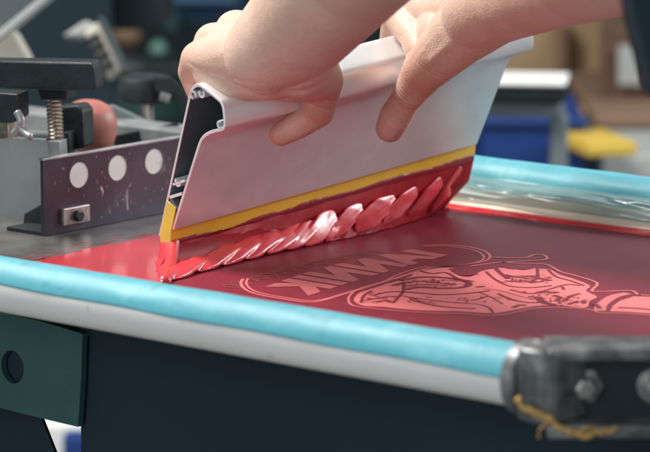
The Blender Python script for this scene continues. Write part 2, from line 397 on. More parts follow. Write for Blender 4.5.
# mirrored lettering (six letters), foot of the letters towards +x
cu = bpy.data.curves.new('lettering', 'FONT'); cu.body = 'JANNIK'; cu.size = 1.0; cu.offset = .07; cu.space_character = 1.12; cu.fill_mode = 'FRONT'
to = bpy.data.objects.new('tmp', cu); COL.objects.link(to)
bpy.context.view_layer.update()
dg = bpy.context.evaluated_depsgraph_get()
me = bpy.data.meshes.new_from_object(to.evaluated_get(dg))
bpy.data.objects.remove(to); bpy.data.curves.remove(cu)
co = np.array([v.co for v in me.vertices]); mn, mx = co.min(0), co.max(0)
bm = BM(); bm.from_mesh(me); bpy.data.meshes.remove(me)
bmesh.ops.subdivide_edges(bm, edges=[e for e in bm.edges if e.calc_length() > .3], cuts=3)
for v in bm.verts:
    t = (v.co.x-mn[0])/(mx[0]-mn[0]); h = (v.co.y-mn[1])/(mx[1]-mn[1])
    y_ = 9.2+(-7.6-9.2)*t
    top = 14.1+1.0*t; bot = 18.0+1.9*t**1.0
    bow = .9*math.sin(math.pi*t)
    v.co = Vector((bot-bow*.0+(top-bow-bot)*h, y_, ZS+.002))
link('printed_lettering', bm, mat('stencil_letters', (.44, .095, .10), .45, 0, (.34, .07, .075), 30), mesh)
# ornamental chain of little rings above the lettering
ch = BM()
for i in range(15):
    y_ = -8.3+i*1.05; x = 13.3-.9*math.sin(math.pi*i/17)
    ring = [(x+.62*math.cos(t)*(1+.2*math.sin(i*2.1)), y_+.40*math.sin(t+.3*math.sin(i))) for t in np.linspace(0, 2*math.pi, 14, endpoint=False)]
    add_ribbon(ch, ring, .16, ZS+.003, True)
    add_ribbon(ch, smooth_line([(x-.5, y_), (x, y_+.3), (x+.5, y_+.15)]), .16, ZS+.0034)
link('printed_ornament', ch, M['stencil_dull'], mesh)

# --- back tube: cream fillet, red ink line, crumpled film
bm = BM()
prof = [(26.6, .02), (23.6, .02), (23.35, .22), (23.7, .5), (24.6, .80), (25.6, 1.1), (26.4, 1.0)]
add_prism(bm, [(3.0, y_, z_) for y_, z_ in prof], (44, 0, 0))
link('glue_fillet', bm, M['cream'], back, bevel=.08, smooth=True, autos=50)
bm = BM(); rows = []
for i in range(121):
    x = 3.0+44*i/120; w = .55+.14*noise.noise(Vector((x*.6, 3, 0)))
    yy = 23.25+.05*noise.noise(Vector((x*.9, 8, 0)))
    rows.append([bm.verts.new((x, yy+.45, .03)), bm.verts.new((x, yy+.12, .32)), bm.verts.new((x, yy-.1, .28)), bm.verts.new((x, yy-w, .025))])
for A, B in zip(rows, rows[1:]):
    for k in range(3): bm.faces.new([A[k], B[k], B[k+1], A[k+1]])
link('ink_line', bm, M['ink'], back, smooth=True)
bm = BM(); rows = []
for i in range(241):
    x = 3.4+43*i/240; row = []
    for k in range(33):
        t = k/32
        y_ = 25.9-2.0*math.sin(t*1.55)*(1) ; z_ = 2.05-1.30*t
        q = Vector((x*.05+t*.9, t*1.9-x*.09, 4.3)); w1 = noise.noise(q)*.8+(.5-abs(noise.noise(q*1.6)))*.5+(.5-abs(noise.noise(q*4.1)))*.16
        f = math.sin(math.pi*t)**.6
        row.append(bm.verts.new((x+.5*w1*f, y_-.35-w1*1.1*f, z_+w1*.5*f)))
    rows.append(row)
for A, B in zip(rows, rows[1:]):
    for k in range(32): bm.faces.new([A[k], B[k], B[k+1], A[k+1]])
link('plastic_film', bm, M['film'], back, smooth=True)

# --- corner casting
corner_root = frame
D1 = RIGHT/np.linalg.norm(RIGHT)                      # diagonal run of the casting in plan
DN = np.array([D1[1], -D1[0], 0])                      # outwards
bm = BM(); add_lathe(bm, (45.5, YN, ZT), (1, 0, 0), [(0, 1.5), (0, 1.86), (.12, 1.98), (.75, 1.98), (.9, 1.86), (.9, 1.5)], 64)
link('collar', bm, M['cast'], frame, smooth=True, autos=30)
cb = BM()
B0 = np.array((48.9, -24.2, 0))                        # outer knee in plan
def P3(a, z): return (a[0], a[1], z)
# shaped knuckle block between collar and diagonal
ring = [(46.4, -24.0), (47.1, -24.2), (48.0, -24.2), (48.7, -23.7), (49.1, -21.5), (48.4, -20.7), (46.4, -20.7)]
zlo, zhi = -.35, 3.45
add_prism(cb, [(x, y_, zlo) for x, y_ in ring], (0, 0, zhi-zlo))
casting = link('corner_casting', cb, M['cast'], frame, bevel=.45, bseg=4, smooth=True, autos=50)
A0 = np.array((48.35, -23.95, 0)); 
def dseg(a, n, z): return A0+D1*a-DN*n+np.array((0, 0, z))
def dbox(bm, a0, a1, n0, n1, z0, z1):
    add_hex(bm, [dseg(a0, n0, z0), dseg(a1, n0, z0), dseg(a1, n1, z0), dseg(a0, n1, z0), dseg(a0, n0, z1), dseg(a1, n0, z1), dseg(a1, n1, z1), dseg(a0, n1, z1)])
bm = BM(); dbox(bm, 0, 13, 0, 3.4, 2.95, 3.55); link('top_flange', bm, M['cast'], casting, bevel=.18, bseg=3, smooth=True, autos=40)
bm = BM(); dbox(bm, 0, 13, -.15, 3.4, -1.05, -.30); link('bottom_flange', bm, M['cast'], casting, bevel=.2, bseg=3, smooth=True, autos=40)
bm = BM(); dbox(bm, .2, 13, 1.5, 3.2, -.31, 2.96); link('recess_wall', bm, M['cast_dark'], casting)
for a in (2.0, 5.6, 8.6):
    bm = BM(); p = dseg(a, 1.5, 1.35)
    add_lathe(bm, p, DN, [(0, .95), (.12, .95), (.14, .62), (.75, .62), (.95, .5), (.97, .3)], 6 if a < 3 else 30)
    link('bolt', bm, M['bolt'], casting, smooth=a > 3, autos=30, bevel=.04)
bm = BM()
gp = [atd(p, 150.6) for p in [(517, 398), (524, 408), (537, 414), (551, 421), (560, 428), (572, 433), (584, 436), (597, 432), (610, 428)]]
add_tube_path(bm, smooth_line(gp, 6), .15, 8)
gp = [atd(p, 150.6) for p in [(551, 421), (543, 425), (538, 432), (537, 438)]]
add_tube_path(bm, smooth_line(gp, 6), .07, 8)
gp = [atd(p, 150.4) for p in [(580, 433), (590, 427), (603, 434), (618, 427)]]
add_tube_path(bm, smooth_line(gp, 6), .07, 8)
for v in bm.verts: v.co += Vector(noise.noise_vector(v.co*2.6))*.14
link('glue_drip', bm, M['glue'], casting, smooth=True)

# --- left clamp strip of the frame
bm = BM(); abox(bm, -14.5, -1.2, -21, 24, -.9, .28)
sp = link('edge_strip', bm, M['strip'], frame, bevel=.06)

# ================================================================== INK
ink = thing('wet_ink', 'bright red wet ink pooled on the mesh and rolled up in folds along the blade', 'ink', (3, -3, 0.05))
# pool, on the mesh, left of the squeegee and around its near end
bm = BM()
edge = []
pool = [(-1.0, -21), (-1.05, -14), (-.9, -10), (-1.4, -6), (-1.2, -2), (-1.6, 3), (-1.3, 9), (-1.2, 17), (-.9, 22.6), (4, 22.9), (6.6, 22.4), (6.8, 19), (8.0, 12), (7.6, 5), (7.9, -2),
        (8.2, -8), (9.6, -10.5), (11.2, -12.6), (11.0, -14.4), (8, -16.5), (6, -21)]
ol = smooth_line([np.array(p, float) for p in pool], 12, True)
for p in ol: edge.append((p[0]+.22*noise.noise(Vector((p[0]*.9, p[1]*.9, 0))), p[1]+.2*noise.noise(Vector((p[0], p[1]*1.2, 5)))))
add_prism(bm, [(*p, .0) for p in edge], (0, 0, .30))
pool_o = link('ink_pool', bm, M['ink'], ink, bevel=.12, bseg=3, smooth=True, autos=60)
bm = BM()   # smears climbing on the strip
for i in range(60):
    x = random.uniform(-3.6, -1.2); y_ = random.uniform(-12, 12)
    if random.random() < .6: x = -1.5-abs(random.gauss(0, .7))
    L_ = random.uniform(.3, 1.8); w = random.uniform(.03, .16)
    pts = [(x+random.gauss(0, .05), y_+L_*k/5, 0) for k in range(6)]
    add_ribbon(bm, pts, w, .286+i*.0002)
link('ink_smear', bm, M['ink'], ink)
# folds: surface from the blade's lower edge down to the mesh
LS = 27.5
NU, NV = 240, 40
contact = smooth_line([np.array(p) for p in [(10.0, -10.9), (9.5, -9), (9.1, -4), (8.9, 0), (8.8, 5), (8.9, 11), (8.3, 16), (6.9, 21.4)]], 20)
contact = np.array(contact); cl = np.concatenate([[0], np.cumsum(np.linalg.norm(np.diff(contact, axis=0), axis=1))]); cl /= cl[-1]
uu = np.linspace(0, 1, NU); vv = np.linspace(0, .95, NV)
UU, VV = np.meshgrid(uu, vv, indexing='ij')
Hh = np.zeros_like(UU)
A = np.array([sq(LS*u, .95, 1.28) for u in uu])
Bx = np.interp(uu, cl, contact[:, 0]); By = np.interp(uu, cl, contact[:, 1])
B = np.stack([Bx, By, np.full(NU, .02)], 1)
HX = np.interp(VV, [0, .35, 1], [0, .14, 1.0])[..., None]
P = A[:, None, :]*(1-HX)+B[:, None, :]*HX
# belly: hangs steeply from the blade, then swells forward
hgt = (A[:, 2]-.02)[:, None]
zprof = np.interp(VV, [0, .35, .7, .9, 1], [1, .60, .32, .13, 0.0])
P[..., 2] = .02+hgt*zprof+.16*Hh*0
nrm = np.array([.72, -.25, .65]); nrm /= np.linalg.norm(nrm)
nz = np.array([[noise.noise(Vector((i*.045, j*.05, 0))) for j in range(NV)] for i in range(NU)])
ph = UU*LS*2.75-(1-VV)*4.2
P = P+nrm*((.12*nz+.10*np.sin(ph)*VV+.05*np.sin(ph*2.3+1)*VV-.75*VV**1.5*np.clip(UU/.05, 0, 1))[..., None])
P[..., 2] = np.maximum(P[..., 2], .06)
I0 = 6
bm = BM(); g = [[bm.verts.new(V(P[i, j])) for j in range(NV)] for i in range(I0, NU)]
n_ = len(g)
for i in range(n_-1):
    for j in range(NV-1): bm.faces.new([g[i][j], g[i+1][j], g[i+1][j+1], g[i][j+1]])
q0 = [bm.verts.new(V(A[i]-np.array((.3, 0, 0)))) for i in range(I0, NU)]; q1 = [bm.verts.new(V((B[i][0]-1.6, B[i][1], .03))) for i in range(I0, NU)]
for i in range(n_-1):
    bm.faces.new([g[i][0], g[i+1][0], q0[i+1], q0[i]]); bm.faces.new([q0[i], q0[i+1], q1[i+1], q1[i]])
c_ = [bm.faces.new([g[0][j] for j in range(NV)]+[q1[0], q0[0]]), bm.faces.new([g[-1][j] for j in range(NV)]+[q1[-1], q0[-1]])]
bmesh.ops.triangulate(bm, faces=c_)
wall = link('ink_bank', bm, M['ink_wall_shaded'], ink, smooth=True)
def pxof(Q):
    q = (Q-C)@R; return np.stack([CX+q[..., 0]*F/-q[..., 2], CY-q[..., 1]*F/-q[..., 2]], -1)
PP = pxof(P)
def on_bank(p):
    d = np.linalg.norm(PP-np.array(p, float), axis=-1); i = np.unravel_index(np.argmin(d), d.shape)
    dep = (P[i]-C)@FWD
    return atd(p, dep)
LOBES = [((163, 282), (190, 260), 3.2), ((171, 283.5), (214, 253), 6.2), ((197, 277), (243, 243), 7), ((222, 270.5), (266, 235), 7.4), ((247, 266), (284, 231), 7),
         ((268, 258.5), (304, 223), 7.4), ((287, 253), (316, 220), 7), ((304, 248), (333, 211), 8.4), ((325, 242), (340, 222), 3.8), ((333, 238), (361, 204), 7.4), ((357, 234), (393, 195), 9.6),
         ((384, 227), (414, 186), 9.6), ((409, 219), (439, 177), 10.4), ((431, 213), (460, 167), 9.4)]
bm = BM()
for k_, (f_, t_, hw) in enumerate(LOBES):
    Fp = on_bank(f_)+nrm*.06; Tp = on_bank(t_)+nrm*.08; Fp[2] = max(Fp[2], .12)
    ax = Tp-Fp; Ln = np.linalg.norm(ax); ax = ax/Ln
    ac = S-ax*(S@ax); ac /= np.linalg.norm(ac); nn = np.cross(ac, ax); nn = nn if nn@nrm > 0 else -nn
    w0 = hw/15.2*1.22; NA, NC = 40, 20; top_, bot_ = [], []
    for i in range(NA+1):
        t = i/NA; sh = max(.02, min(1, (t**.75)*((1-t)**.75)*3.6))
        sh *= 1+.14*noise.noise(Vector((t*5, k_*3.1, 0)))
        cen = Fp+ax*Ln*t+ac*(.16*math.sin(t*3.1+k_)*w0)+nn*(.14*math.sin(math.pi*t))
        rt, rb = [], []
        for j in range(NC+1):
            c = j/NC*2-1; q = math.sqrt(max(0, 1-c*c))
            crease = .03*math.sin(t*6+c*3+k_)+.05*noise.noise(Vector((t*4, c*3, k_*1.7)))
            base = cen+ac*c*w0*sh+nn*(-.24*c*w0*sh)+ax*(c*w0*sh*.75)
            rt.append(bm.verts.new(V(base+nn*(q**.35*sh*(.10+crease*.5))))); rb.append(bm.verts.new(V(base-nn*q*sh*.45)) if 0 < j < NC else rt[-1])
        top_.append(rt); bot_.append(rb)
    bm.faces.new(top_[0]+bot_[0][-2:0:-1]); bm.faces.new(top_[-1]+bot_[-1][-2:0:-1])
    for i in range(NA):
        for j in range(NC):
            bm.faces.new([top_[i][j], top_[i+1][j], top_[i+1][j+1], top_[i][j+1]])
            bm.faces.new([bot_[i][j], bot_[i][j+1], bot_[i+1][j+1], bot_[i+1][j]])
# the sheet that joins them, pleated the same way
J0 = 17
fr = [[bm.verts.new(V(P[i, j]+nrm*(-.10 if j > J0 else -.2))) for j in range(J0, NV)] for i in range(1, NU-1)]
bk = [[bm.verts.new(V(P[i, j]-nrm*.45)) for j in range(J0, NV)] for i in range(1, NU-1)]
n_, m_ = len(fr), len(fr[0])
for i in range(n_-1):
    for j in range(m_-1):
        bm.faces.new([fr[i][j], fr[i+1][j], fr[i+1][j+1], fr[i][j+1]]); bm.faces.new([bk[i][j], bk[i][j+1], bk[i+1][j+1], bk[i+1][j]])
    bm.faces.new([fr[i][0], bk[i][0], bk[i+1][0], fr[i+1][0]]); bm.faces.new([fr[i][-1], fr[i+1][-1], bk[i+1][-1], bk[i][-1]])
for i in (0, n_-1):
    for j in range(m_-1): bm.faces.new([fr[i][j], fr[i][j+1], bk[i][j+1], bk[i][j]])
# thick drape at the near end, running from the blade's corner down to the mesh
for k in range(11):
    w_ = k/10; p = sq(.35, .1+.8*w_, 1.25); q = np.array((5.6, -6.4, .1))*(1-w_)+np.array((9.5, -10.3, .1))*w_; r0, r1 = .38, .46
    for t in np.linspace(0, 1, 40):
        bmesh.ops.create_icosphere(bm, subdivisions=2, radius=r0+(r1-r0)*t, matrix=Matrix.Translation(V(p+(q-p)*t-np.array((0, 0, .35*math.sin(math.pi*t))))))
for v in bm.verts: v.co.z = max(v.co.z, .03)
link('ink_folds', fused(bm, .06, 2), M['ink_curtain_lit'], ink, smooth=True)
# ink film on the blade comes with the squeegee below

# ================================================================== SQUEEGEE
sqg = thing('squeegee', 'aluminium squeegee with grey handle profile and yellow blade held over the ink', 'squeegee', P0)
outer = [(-.20, 1.75), (4.12, 11.25), (4.45, 11.80), (4.85, 12.12), (5.25, 12.20), (5.7, 12.08), (7.05, 11.48), (7.40, 11.20), (7.54, 10.8), (7.54, 9.95), (7.40, 9.6), (7.05, 9.40), (6.1, 9.15), (5.45, 8.85), (5.0, 8.45), (4.62, 7.85), (1.40, 2.30)]
oc = []   # round the corners a little
oc = [outer[0]]+[tuple(p) for p in smooth_line(outer[1:-1], 4)]+[outer[-1]]
oc = [np.array(p) for p in oc]; inn = []
T = .20
for i, p in enumerate(oc):
    a = oc[max(i-1, 0)]; b = oc[min(i+1, len(oc)-1)]; t = (b-a)/np.linalg.norm(b-a)
    inn.append(p+np.array([t[1], -t[0]])*T)
bm = BM(); rowsA, rowsB = [], []
LP = 27.4
def shell(bm, out, inn, s0, s1):
    n = len(out)
    o0 = [bm.verts.new(V(sq(s0, *p))) for p in out]; i0 = [bm.verts.new(V(sq(s0, *p))) for p in inn]
    o1 = [bm.verts.new(V(sq(s1, *p))) for p in out]; i1 = [bm.verts.new(V(sq(s1, *p))) for p in inn]
    for k in range(n-1):
        bm.faces.new([o0[k], o0[k+1], o1[k+1], o1[k]]); bm.faces.new([i0[k], i0[k+1], i1[k+1], i1[k]])
        bm.faces.new([o0[k], o0[k+1], i0[k+1], i0[k]]); bm.faces.new([o1[k], o1[k+1], i1[k+1], i1[k]])
    for k in (0, n-1): bm.faces.new([o0[k], o1[k], i1[k], i0[k]])
shell(bm, oc, inn, 0, LP)
bm.faces.ensure_lookup_table()
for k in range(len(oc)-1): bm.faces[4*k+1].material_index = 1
prof_o = link('handle_profile', bm, M['alu'], sqg, smooth=True, autos=35, bevel=.03, bseg=2); prof_o.data.materials.append(M['inside_shade'])
def arc(c, r, a0, a1, n=14): return [np.array((c[0]+r*math.cos(math.radians(t)), c[1]+r*math.sin(math.radians(t)))) for t in np.linspace(a0, a1, n)]
for c, a0, a1 in (((4.62, 11.42), -20, 250), ((5.45, 11.62), 160, 400), ((6.98, 9.78), 60, 330), ((2.25, 5.55), 120, 390)):
    bm = BM(); shell(bm, arc(c, .30, a0, a1), arc(c, .17, a0, a1), 0, LP); link('screw_port', bm, M['alu_cut'], prof_o, smooth=True, autos=40)
def slab(a0, b0, a1, b1, t, s0=0, s1=LP):
    bm = BM(); p = np.array((a0, b0)); q = np.array((a1, b1)); d = (q-p)/np.linalg.norm(q-p); n = np.array((-d[1], d[0]))*t/2
    add_hex(bm, [sq(s0, *(p-n)), sq(s0, *(q-n)), sq(s0, *(q+n)), sq(s0, *(p+n)), sq(s1, *(p-n)), sq(s1, *(q-n)), sq(s1, *(q+n)), sq(s1, *(p+n))]); return bm
link('inner_rib', slab(1.75, 5.35, 3.0, 5.75, .16), M['alu_cut'], prof_o)
link('inner_rib', slab(1.30, 4.45, 2.55, 4.85, .20), M['alu_cut'], prof_o)
link('inner_rib', slab(1.05, 3.72, 1.50, 3.95, .22), M['alu_cut'], prof_o)
link('clamp_rib', slab(1.35, 4.30, 1.9, 3.7, .35), M['inside_shade'], prof_o)
# shade of the hollow: a dark plug added deep inside, not a real part
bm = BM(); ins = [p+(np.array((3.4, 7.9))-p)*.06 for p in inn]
add_prism(bm, [sq(6.5, *p) for p in ins], S*.3); link('shade_plug', bm, M['inside_shade'], prof_o)
# blade
bl = [(.02, 1.22), (.95, 1.22), (1.02, 1.5), (1.20, 2.3), (1.90, 3.85), (1.05, 4.2), (.05, 2.0), (-.02, 1.6)]
bm = BM(); add_prism(bm, [sq(-.03, *p) for p in bl], S*(LP+.12))
blade = link('blade', bm, M['urethane'], sqg, bevel=.04, smooth=True, autos=30)
bm = BM(); add_prism(bm, [sq(-.05, *p) for p in bl], S*.03); link('blade_end', bm, M['urethane_end'], blade)
# ink film on the blade face, ragged upper edge
bm = BM(); rows = []
for i in range(401):
    s = LP*i/400; fr = i/400
    top = 1.50+.22*noise.noise(Vector((s*.28, 0, 0)))+.10*noise.noise(Vector((s*1.1, 3, 0)))+.02*noise.noise(Vector((s*4.1, 7, 0)))-.16*math.exp(-((s-3.5)/2)**2)
    rows.append([bm.verts.new(V(sq(s, .99+.03, top))), bm.verts.new(V(sq(s, 1.06, top-.03))), bm.verts.new(V(sq(s, 1.05, 1.3))), bm.verts.new(V(sq(s, 1.0, 1.1)))])
for A_, B_ in zip(rows, rows[1:]):
    for k in range(3): bm.faces.new([A_[k], B_[k], B_[k+1], A_[k+1]])
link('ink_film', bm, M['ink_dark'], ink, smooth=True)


# ================================================================== HANDS
_b = bmesh.new(); bmesh.ops.create_icosphere(_b, subdivisions=3, radius=1.0); _b.verts.ensure_lookup_table()
ICO_V = np.array([v.co[:] for v in _b.verts]); ICO_F = np.array([[v.index for v in f.verts] for f in _b.faces]); _b.free()
_b = bmesh.new(); bmesh.ops.create_icosphere(_b, subdivisions=5, radius=1.0); _b.verts.ensure_lookup_table()
ICO_V5 = np.array([v.co[:] for v in _b.verts]); ICO_F5 = np.array([[v.index for v in f.verts] for f in _b.faces]); _b.free()
def hand_mesh(name, chains, parent, creases=(), ridges=(), blush=(), voxel=.085, iters=15, label=None):
    VS, FS = [], []; base = 0
    for ch in chains:
        for (p, r, fl), (q, r2, fl2) in zip(ch, ch[1:]):
            n = max(2, int(np.linalg.norm(q-p)/(.13*min(r, r2)))+1)
            for k in range(n+1):
                t = k/n; c = p+(q-p)*t; rr = r+(r2-r)*t
                iv, if_ = (ICO_V5, ICO_F5) if rr > 2.2 else (ICO_V, ICO_F)
                VS.append(iv*rr+c); FS.append(if_+base); base += len(iv)
    VS = np.concatenate(VS); FS = np.concatenate(FS)
    me = bpy.data.meshes.new('t'); me.from_pydata(VS.tolist(), [], FS.tolist())
    ob = bpy.data.objects.new('t', me); COL.objects.link(ob)
    rm = ob.modifiers.new('r', 'REMESH'); rm.mode = 'VOXEL'; rm.voxel_size = voxel; rm.use_smooth_shade = True
    sm = ob.modifiers.new('s', 'SMOOTH'); sm.factor = .5; sm.iterations = iters
    bpy.context.view_layer.update()
    me2 = bpy.data.meshes.new_from_object(ob.evaluated_get(bpy.context.evaluated_depsgraph_get()))
    bpy.data.objects.remove(ob); bpy.data.meshes.remove(me)
    n = len(me2.vertices); co = np.empty(n*3); me2.vertices.foreach_get('co', co); co = co.reshape(-1, 3)
    no = np.empty(n*3); me2.vertices.foreach_get('normal', no); no = no.reshape(-1, 3)
    disp = np.zeros(n)
    for pts, w, hgt in ridges:               # tendons and veins: raised lines under the skin
        pts = [np.array(p) for p in pts]; best = np.full(n, 1e9)
        for p, q in zip(pts, pts[1:]):
            d = q-p; t = np.clip(((co-p)@d)/(d@d), 0, 1); best = np.minimum(best, np.linalg.norm(co-(p+t[:, None]*d), axis=1))
        disp += hgt*np.exp(-(best/w)**2)
    for (c, d, w, rad, dep) in creases:     # groove plane at c, normal d, half width w, reach rad
        c = np.array(c); d = np.array(d)/np.linalg.norm(d)
        x = (co-c)@d; rr = np.linalg.norm(co-c, axis=1)
        wig = .06*np.sin(co[:, 2]*4+co[:, 0]*3)
        disp -= dep*np.exp(-((x+wig)/w)**2)*np.exp(-(rr/rad)**4)
    co = co+no*disp[:, None]
    off = np.array(world_loc(parent))
    me2.vertices.foreach_set('co', (co*CM-off).ravel()); me2.name = name
    me2.materials.clear(); me2.materials.append(M['skin'])
    for p in me2.polygons: p.use_smooth = True
    red = np.zeros(n)
    for p, rad in blush: red = np.maximum(red, np.exp(-(np.linalg.norm(co-np.array(p), axis=1)/rad)**2))
    at = me2.attributes.new('blush', 'FLOAT', 'POINT'); at.data.foreach_set('value', red.astype(np.float32))
    me2.update()
    o = bpy.data.objects.new(name, me2); COL.objects.link(o); o.parent = parent
    if label: o['label'] = label
    return o
def J(px, py, a, r, fl=None): return (ata((px, py), a), r, fl)
person = thing('person', 'person out of frame pressing on the squeegee grip with both bare hands', 'person', sq(12, 8, 12))
# left hand (near one)
W1 = J(302, 22, 14, 3.3); K1 = J(266, 52, 10.5, 2.6)
mcp = [J(200, 60, 3.4, 1.25), J(214, 43, 3.6, 1.30), J(236, 31, 3.8, 1.35), J(262, 26, 4.2, 1.4)]
pip = [J(191, 72, 2.0, .85), J(207, 60, 1.9, .9), J(232, 52, 1.9, .92), J(262, 48, 2.2, .95)]
dip = [J(203, 104, 1.5, .74), J(226, 98, 1.5, .8), J(252, 92, 1.5, .82), J(280, 88, 1.8, .84)]
tip = [J(212, 118, 1.6, .66), J(236, 114, 1.5, .7), J(262, 108, 1.5, .72), J(290, 103, 1.8, .74)]
ch1 = [[J(470, -170, 44, 4.6), J(410, -105, 33, 4.3), J(358, -42, 23, 3.75), W1, K1]]
for i in range(4):
    kb = J(262+8*i, 54-3*i, 9.6, 2.1)
    ch1.append([kb, mcp[i], pip[i], dip[i], tip[i]])
ch1.append([J(296, 48, 12, 2.6), J(272, 70, 9.3, 1.9), J(240, 76, 7.0, 1.55), J(212, 72, 4.6, 1.25)])   # ulnar side of the palm
ch1.append([J(300, 62, 11.5, 2.2), J(322, 80, 10, 1.35), J(318, 112, 8.0, 1.02), J(297, 125, 6.9, .92), J(281, 134, 6.2, .78)])   # thumb
ch1.append([J(322, 80, 10, 1.3), J(306, 82, 9.6, 1.3), J(285, 78, 9.3, 1.5)])
t_ip = ata((318, 112), 8.0); t_dir = ata((281, 134), 6.2)-t_ip
cr1 = [(ata((305, 119), 8.2), t_dir, .06, 1.5, .05), (ata((310, 116), 8.4), t_dir, .06, 1.5, .05),
       (ata((248, 80), 9.0), E2*1.0+S*.25, .10, 3.0, .07), (ata((232, 50), 9.0), S*1.0-E2*.5, .12, 2.0, .05)]
def near(p, back=1.0):
    return np.array(p)
def surf(px, py, a): return ata((px, py), a)
cr1 += [(ata((326, 98), 10.2), t_dir*.3+E2*-1, .07, 1.3, .05), (ata((320, 106), 9.6), t_dir*.3+E2*-1, .06, 1.2, .05),
        (ata((262, 90), 10.5), E2+S*.1, .09, 2.6, .09), (ata((230, 88), 8.5), E2*.9+S*.35, .08, 1.6, .06), (ata((285, 84), 12), E2*.9-S*.3, .08, 1.8, .06),
        (ata((206, 52), 5), S*.8+E2*-.6, .12, 1.3, .10), (ata((222, 38), 5.5), S*.8+E2*-.6, .12, 1.3, .10)]
rg1 = [([ata((204, 58), 4.6), ata((250, 46), 11.8)], .28, .10), ([ata((219, 41), 5.0), ata((255, 36), 12)], .28, .10), ([ata((238, 30), 5.2), ata((262, 26), 12.5)], .28, .08),
       ([ata((256, 66), 12.2), ata((300, 40), 17.2), ata((352, -18), 24)], .26, .06), ([ata((282, 72), 13), ata((322, 44), 17), ata((368, -6), 24)], .30, .07)]
hand_mesh('arm', ch1, person, cr1, rg1, [(ata((281, 134), 6.2), 1.5), (ata((310, 118), 8), 1.8), (ata((325, 85), 10), 1.8), (ata((196, 60), 3.4), 1.0)], label='left forearm and hand, nearer the camera, thumb curled under the grip')
# right hand
ch2 = [[J(770, -95, 60, 4.6), J(700, -72, 48, 4.1), J(630, -50, 36, 3.55), J(562, -22, 25, 2.9), J(510, -1, 18, 2.55), J(478, 14, 15, 2.3)]]
mc2 = [J(404, 12, 5.2, 1.45), J(438, 2, 5.4, 1.4), J(464, -6, 5.4, 1.35), J(488, -12, 5.4, 1.25)]
pp2 = [J(394, 42, 2.6, 1.0), J(424, 36, 2.0, .95), J(450, 28, 2.0, .92), J(476, 20, 2.0, .85)]
dd2 = [J(408, 74, 1.7, .8), J(434, 68, 1.5, .82), J(460, 60, 1.5, .8), J(478, 50, 1.5, .74)]
tt2 = [J(414, 90, 1.7, .72), J(442, 84, 1.5, .74), J(468, 76, 1.5, .72), J(480, 66, 1.3, .66)]
for i in range(4):
    ch2.append([J(474+4*i, 14-4*i, 13, 1.9), mc2[i], pp2[i], dd2[i], tt2[i]])
ch2.append([J(492, 14, 16, 2.1), J(460, 34, 13, 2.05), J(425, 70, 10.3, 1.46), J(407, 98, 8.2, 1.0), J(396, 116, 7.2, 1.08), J(390, 128, 6.5, .96)])
ch2.append([J(402, 16, 6.0, 1.3), J(416, 36, 8.4, 1.1), J(428, 62, 10.2, 1.3)])      # web
ch2.append([J(436, 12, 8.0, 1.5), J(446, 36, 11, 1.8)])
ch2.append([J(470, 10, 9.5, 1.8), J(480, 26, 13.0, 1.7)])
td2 = ata((390, 128), 6.5)-ata((407, 100), 8.2)
cr2 = [(ata((405, 98), 9.3), td2, .07, 1.5, .07), (ata((403, 102), 9.3), td2, .06, 1.4, .06), (ata((401, 106), 9.1), td2, .06, 1.4, .05), (ata((409, 92), 9.4), td2, .06, 1.3, .04)]
cr2 += [(ata((424, 76), 12.0), td2, .10, 1.4, .07), (ata((430, 68), 12.0), td2, .08, 1.4, .05), (ata((395, 116), 8.4), td2, .05, 1.0, .03), (ata((412, 46), 9.8), S, .12, 1.2, .06)]
rg2 = [([ata((414, 14), 6.6), ata((478, 2), 15.2)], .30, .12), ([ata((442, 2), 6.8), ata((492, -4), 16)], .3, .10), ([ata((432, 60), 12.4), ata((470, 26), 15.6), ata((520, -6), 21)], .32, .12),
       ([ata((448, 34), 13.2), ata((478, 10), 17), ata((540, -20), 24), ata((640, -52), 38)], .22, .07), ([ata((530, 18), 21), ata((600, -8), 32)], .24, .07)]
hand_mesh('arm', ch2, person, cr2, rg2, [(ata((390, 128), 6.5), 1.8), (ata((402, 106), 8), 1.8), (ata((424, 74), 10.5), 2.0), (ata((405, 20), 6), 1.4)], label='right forearm and hand, further away, thumb pressed down on the panel')

from mathutils.bvhtree import BVHTree
def nail(arm, p, along, rl, rw):
    dg_ = bpy.context.evaluated_depsgraph_get(); bv = BVHTree.FromObject(arm, dg_)
    o_ = world_loc(arm); eye = V(C)*CM-o_; d = (V(atd(p, 190))*CM-o_-eye).normalized()
    hit, n, _, _ = bv.ray_cast(eye, d); n = np.array(n); n = n-along*(n@along); n /= np.linalg.norm(n); sd_ = np.cross(n, along)
    hit = (np.array(hit)+np.array(o_))/CM; bm = BM(); rows = []
    for i in range(17):
        u = i/16*2-1; hw = math.sqrt(max(0, 1-abs(u)**3.4))*rw; row = []
        for k in range(-6, 7):
            q = hit+along*u*rl+sd_*k/6*hw+n*.8
            h2, n2, _, _ = bv.ray_cast(V(q)*CM-o_, V(-n))
            e = .018+.03*max(0, u)-.045*max(0, abs(k)/6-.8)*4-.03*max(0, -u-.75)*4
            row.append(bm.verts.new((V(h2)+o_)/CM+V(n)*e if h2 else V(q-n*.8)))
        rows.append(row)
    for A_, B_ in zip(rows, rows[1:]):
        for k in range(12): bm.faces.new([A_[k], A_[k+1], B_[k+1], B_[k]])
    bmesh.ops.remove_doubles(bm, verts=bm.verts, dist=.001)
    return bm
bpy.context.view_layer.update()
UPZ_ = np.array([0, 0, 1.])
arms = [o for o in bpy.data.objects if o.name.startswith('arm')]
t2 = td2/np.linalg.norm(td2)
o = link('thumb_nail', nail(arms[1], (389.5, 130.5), t2, .62, .56), M['nail'], arms[1], smooth=True)

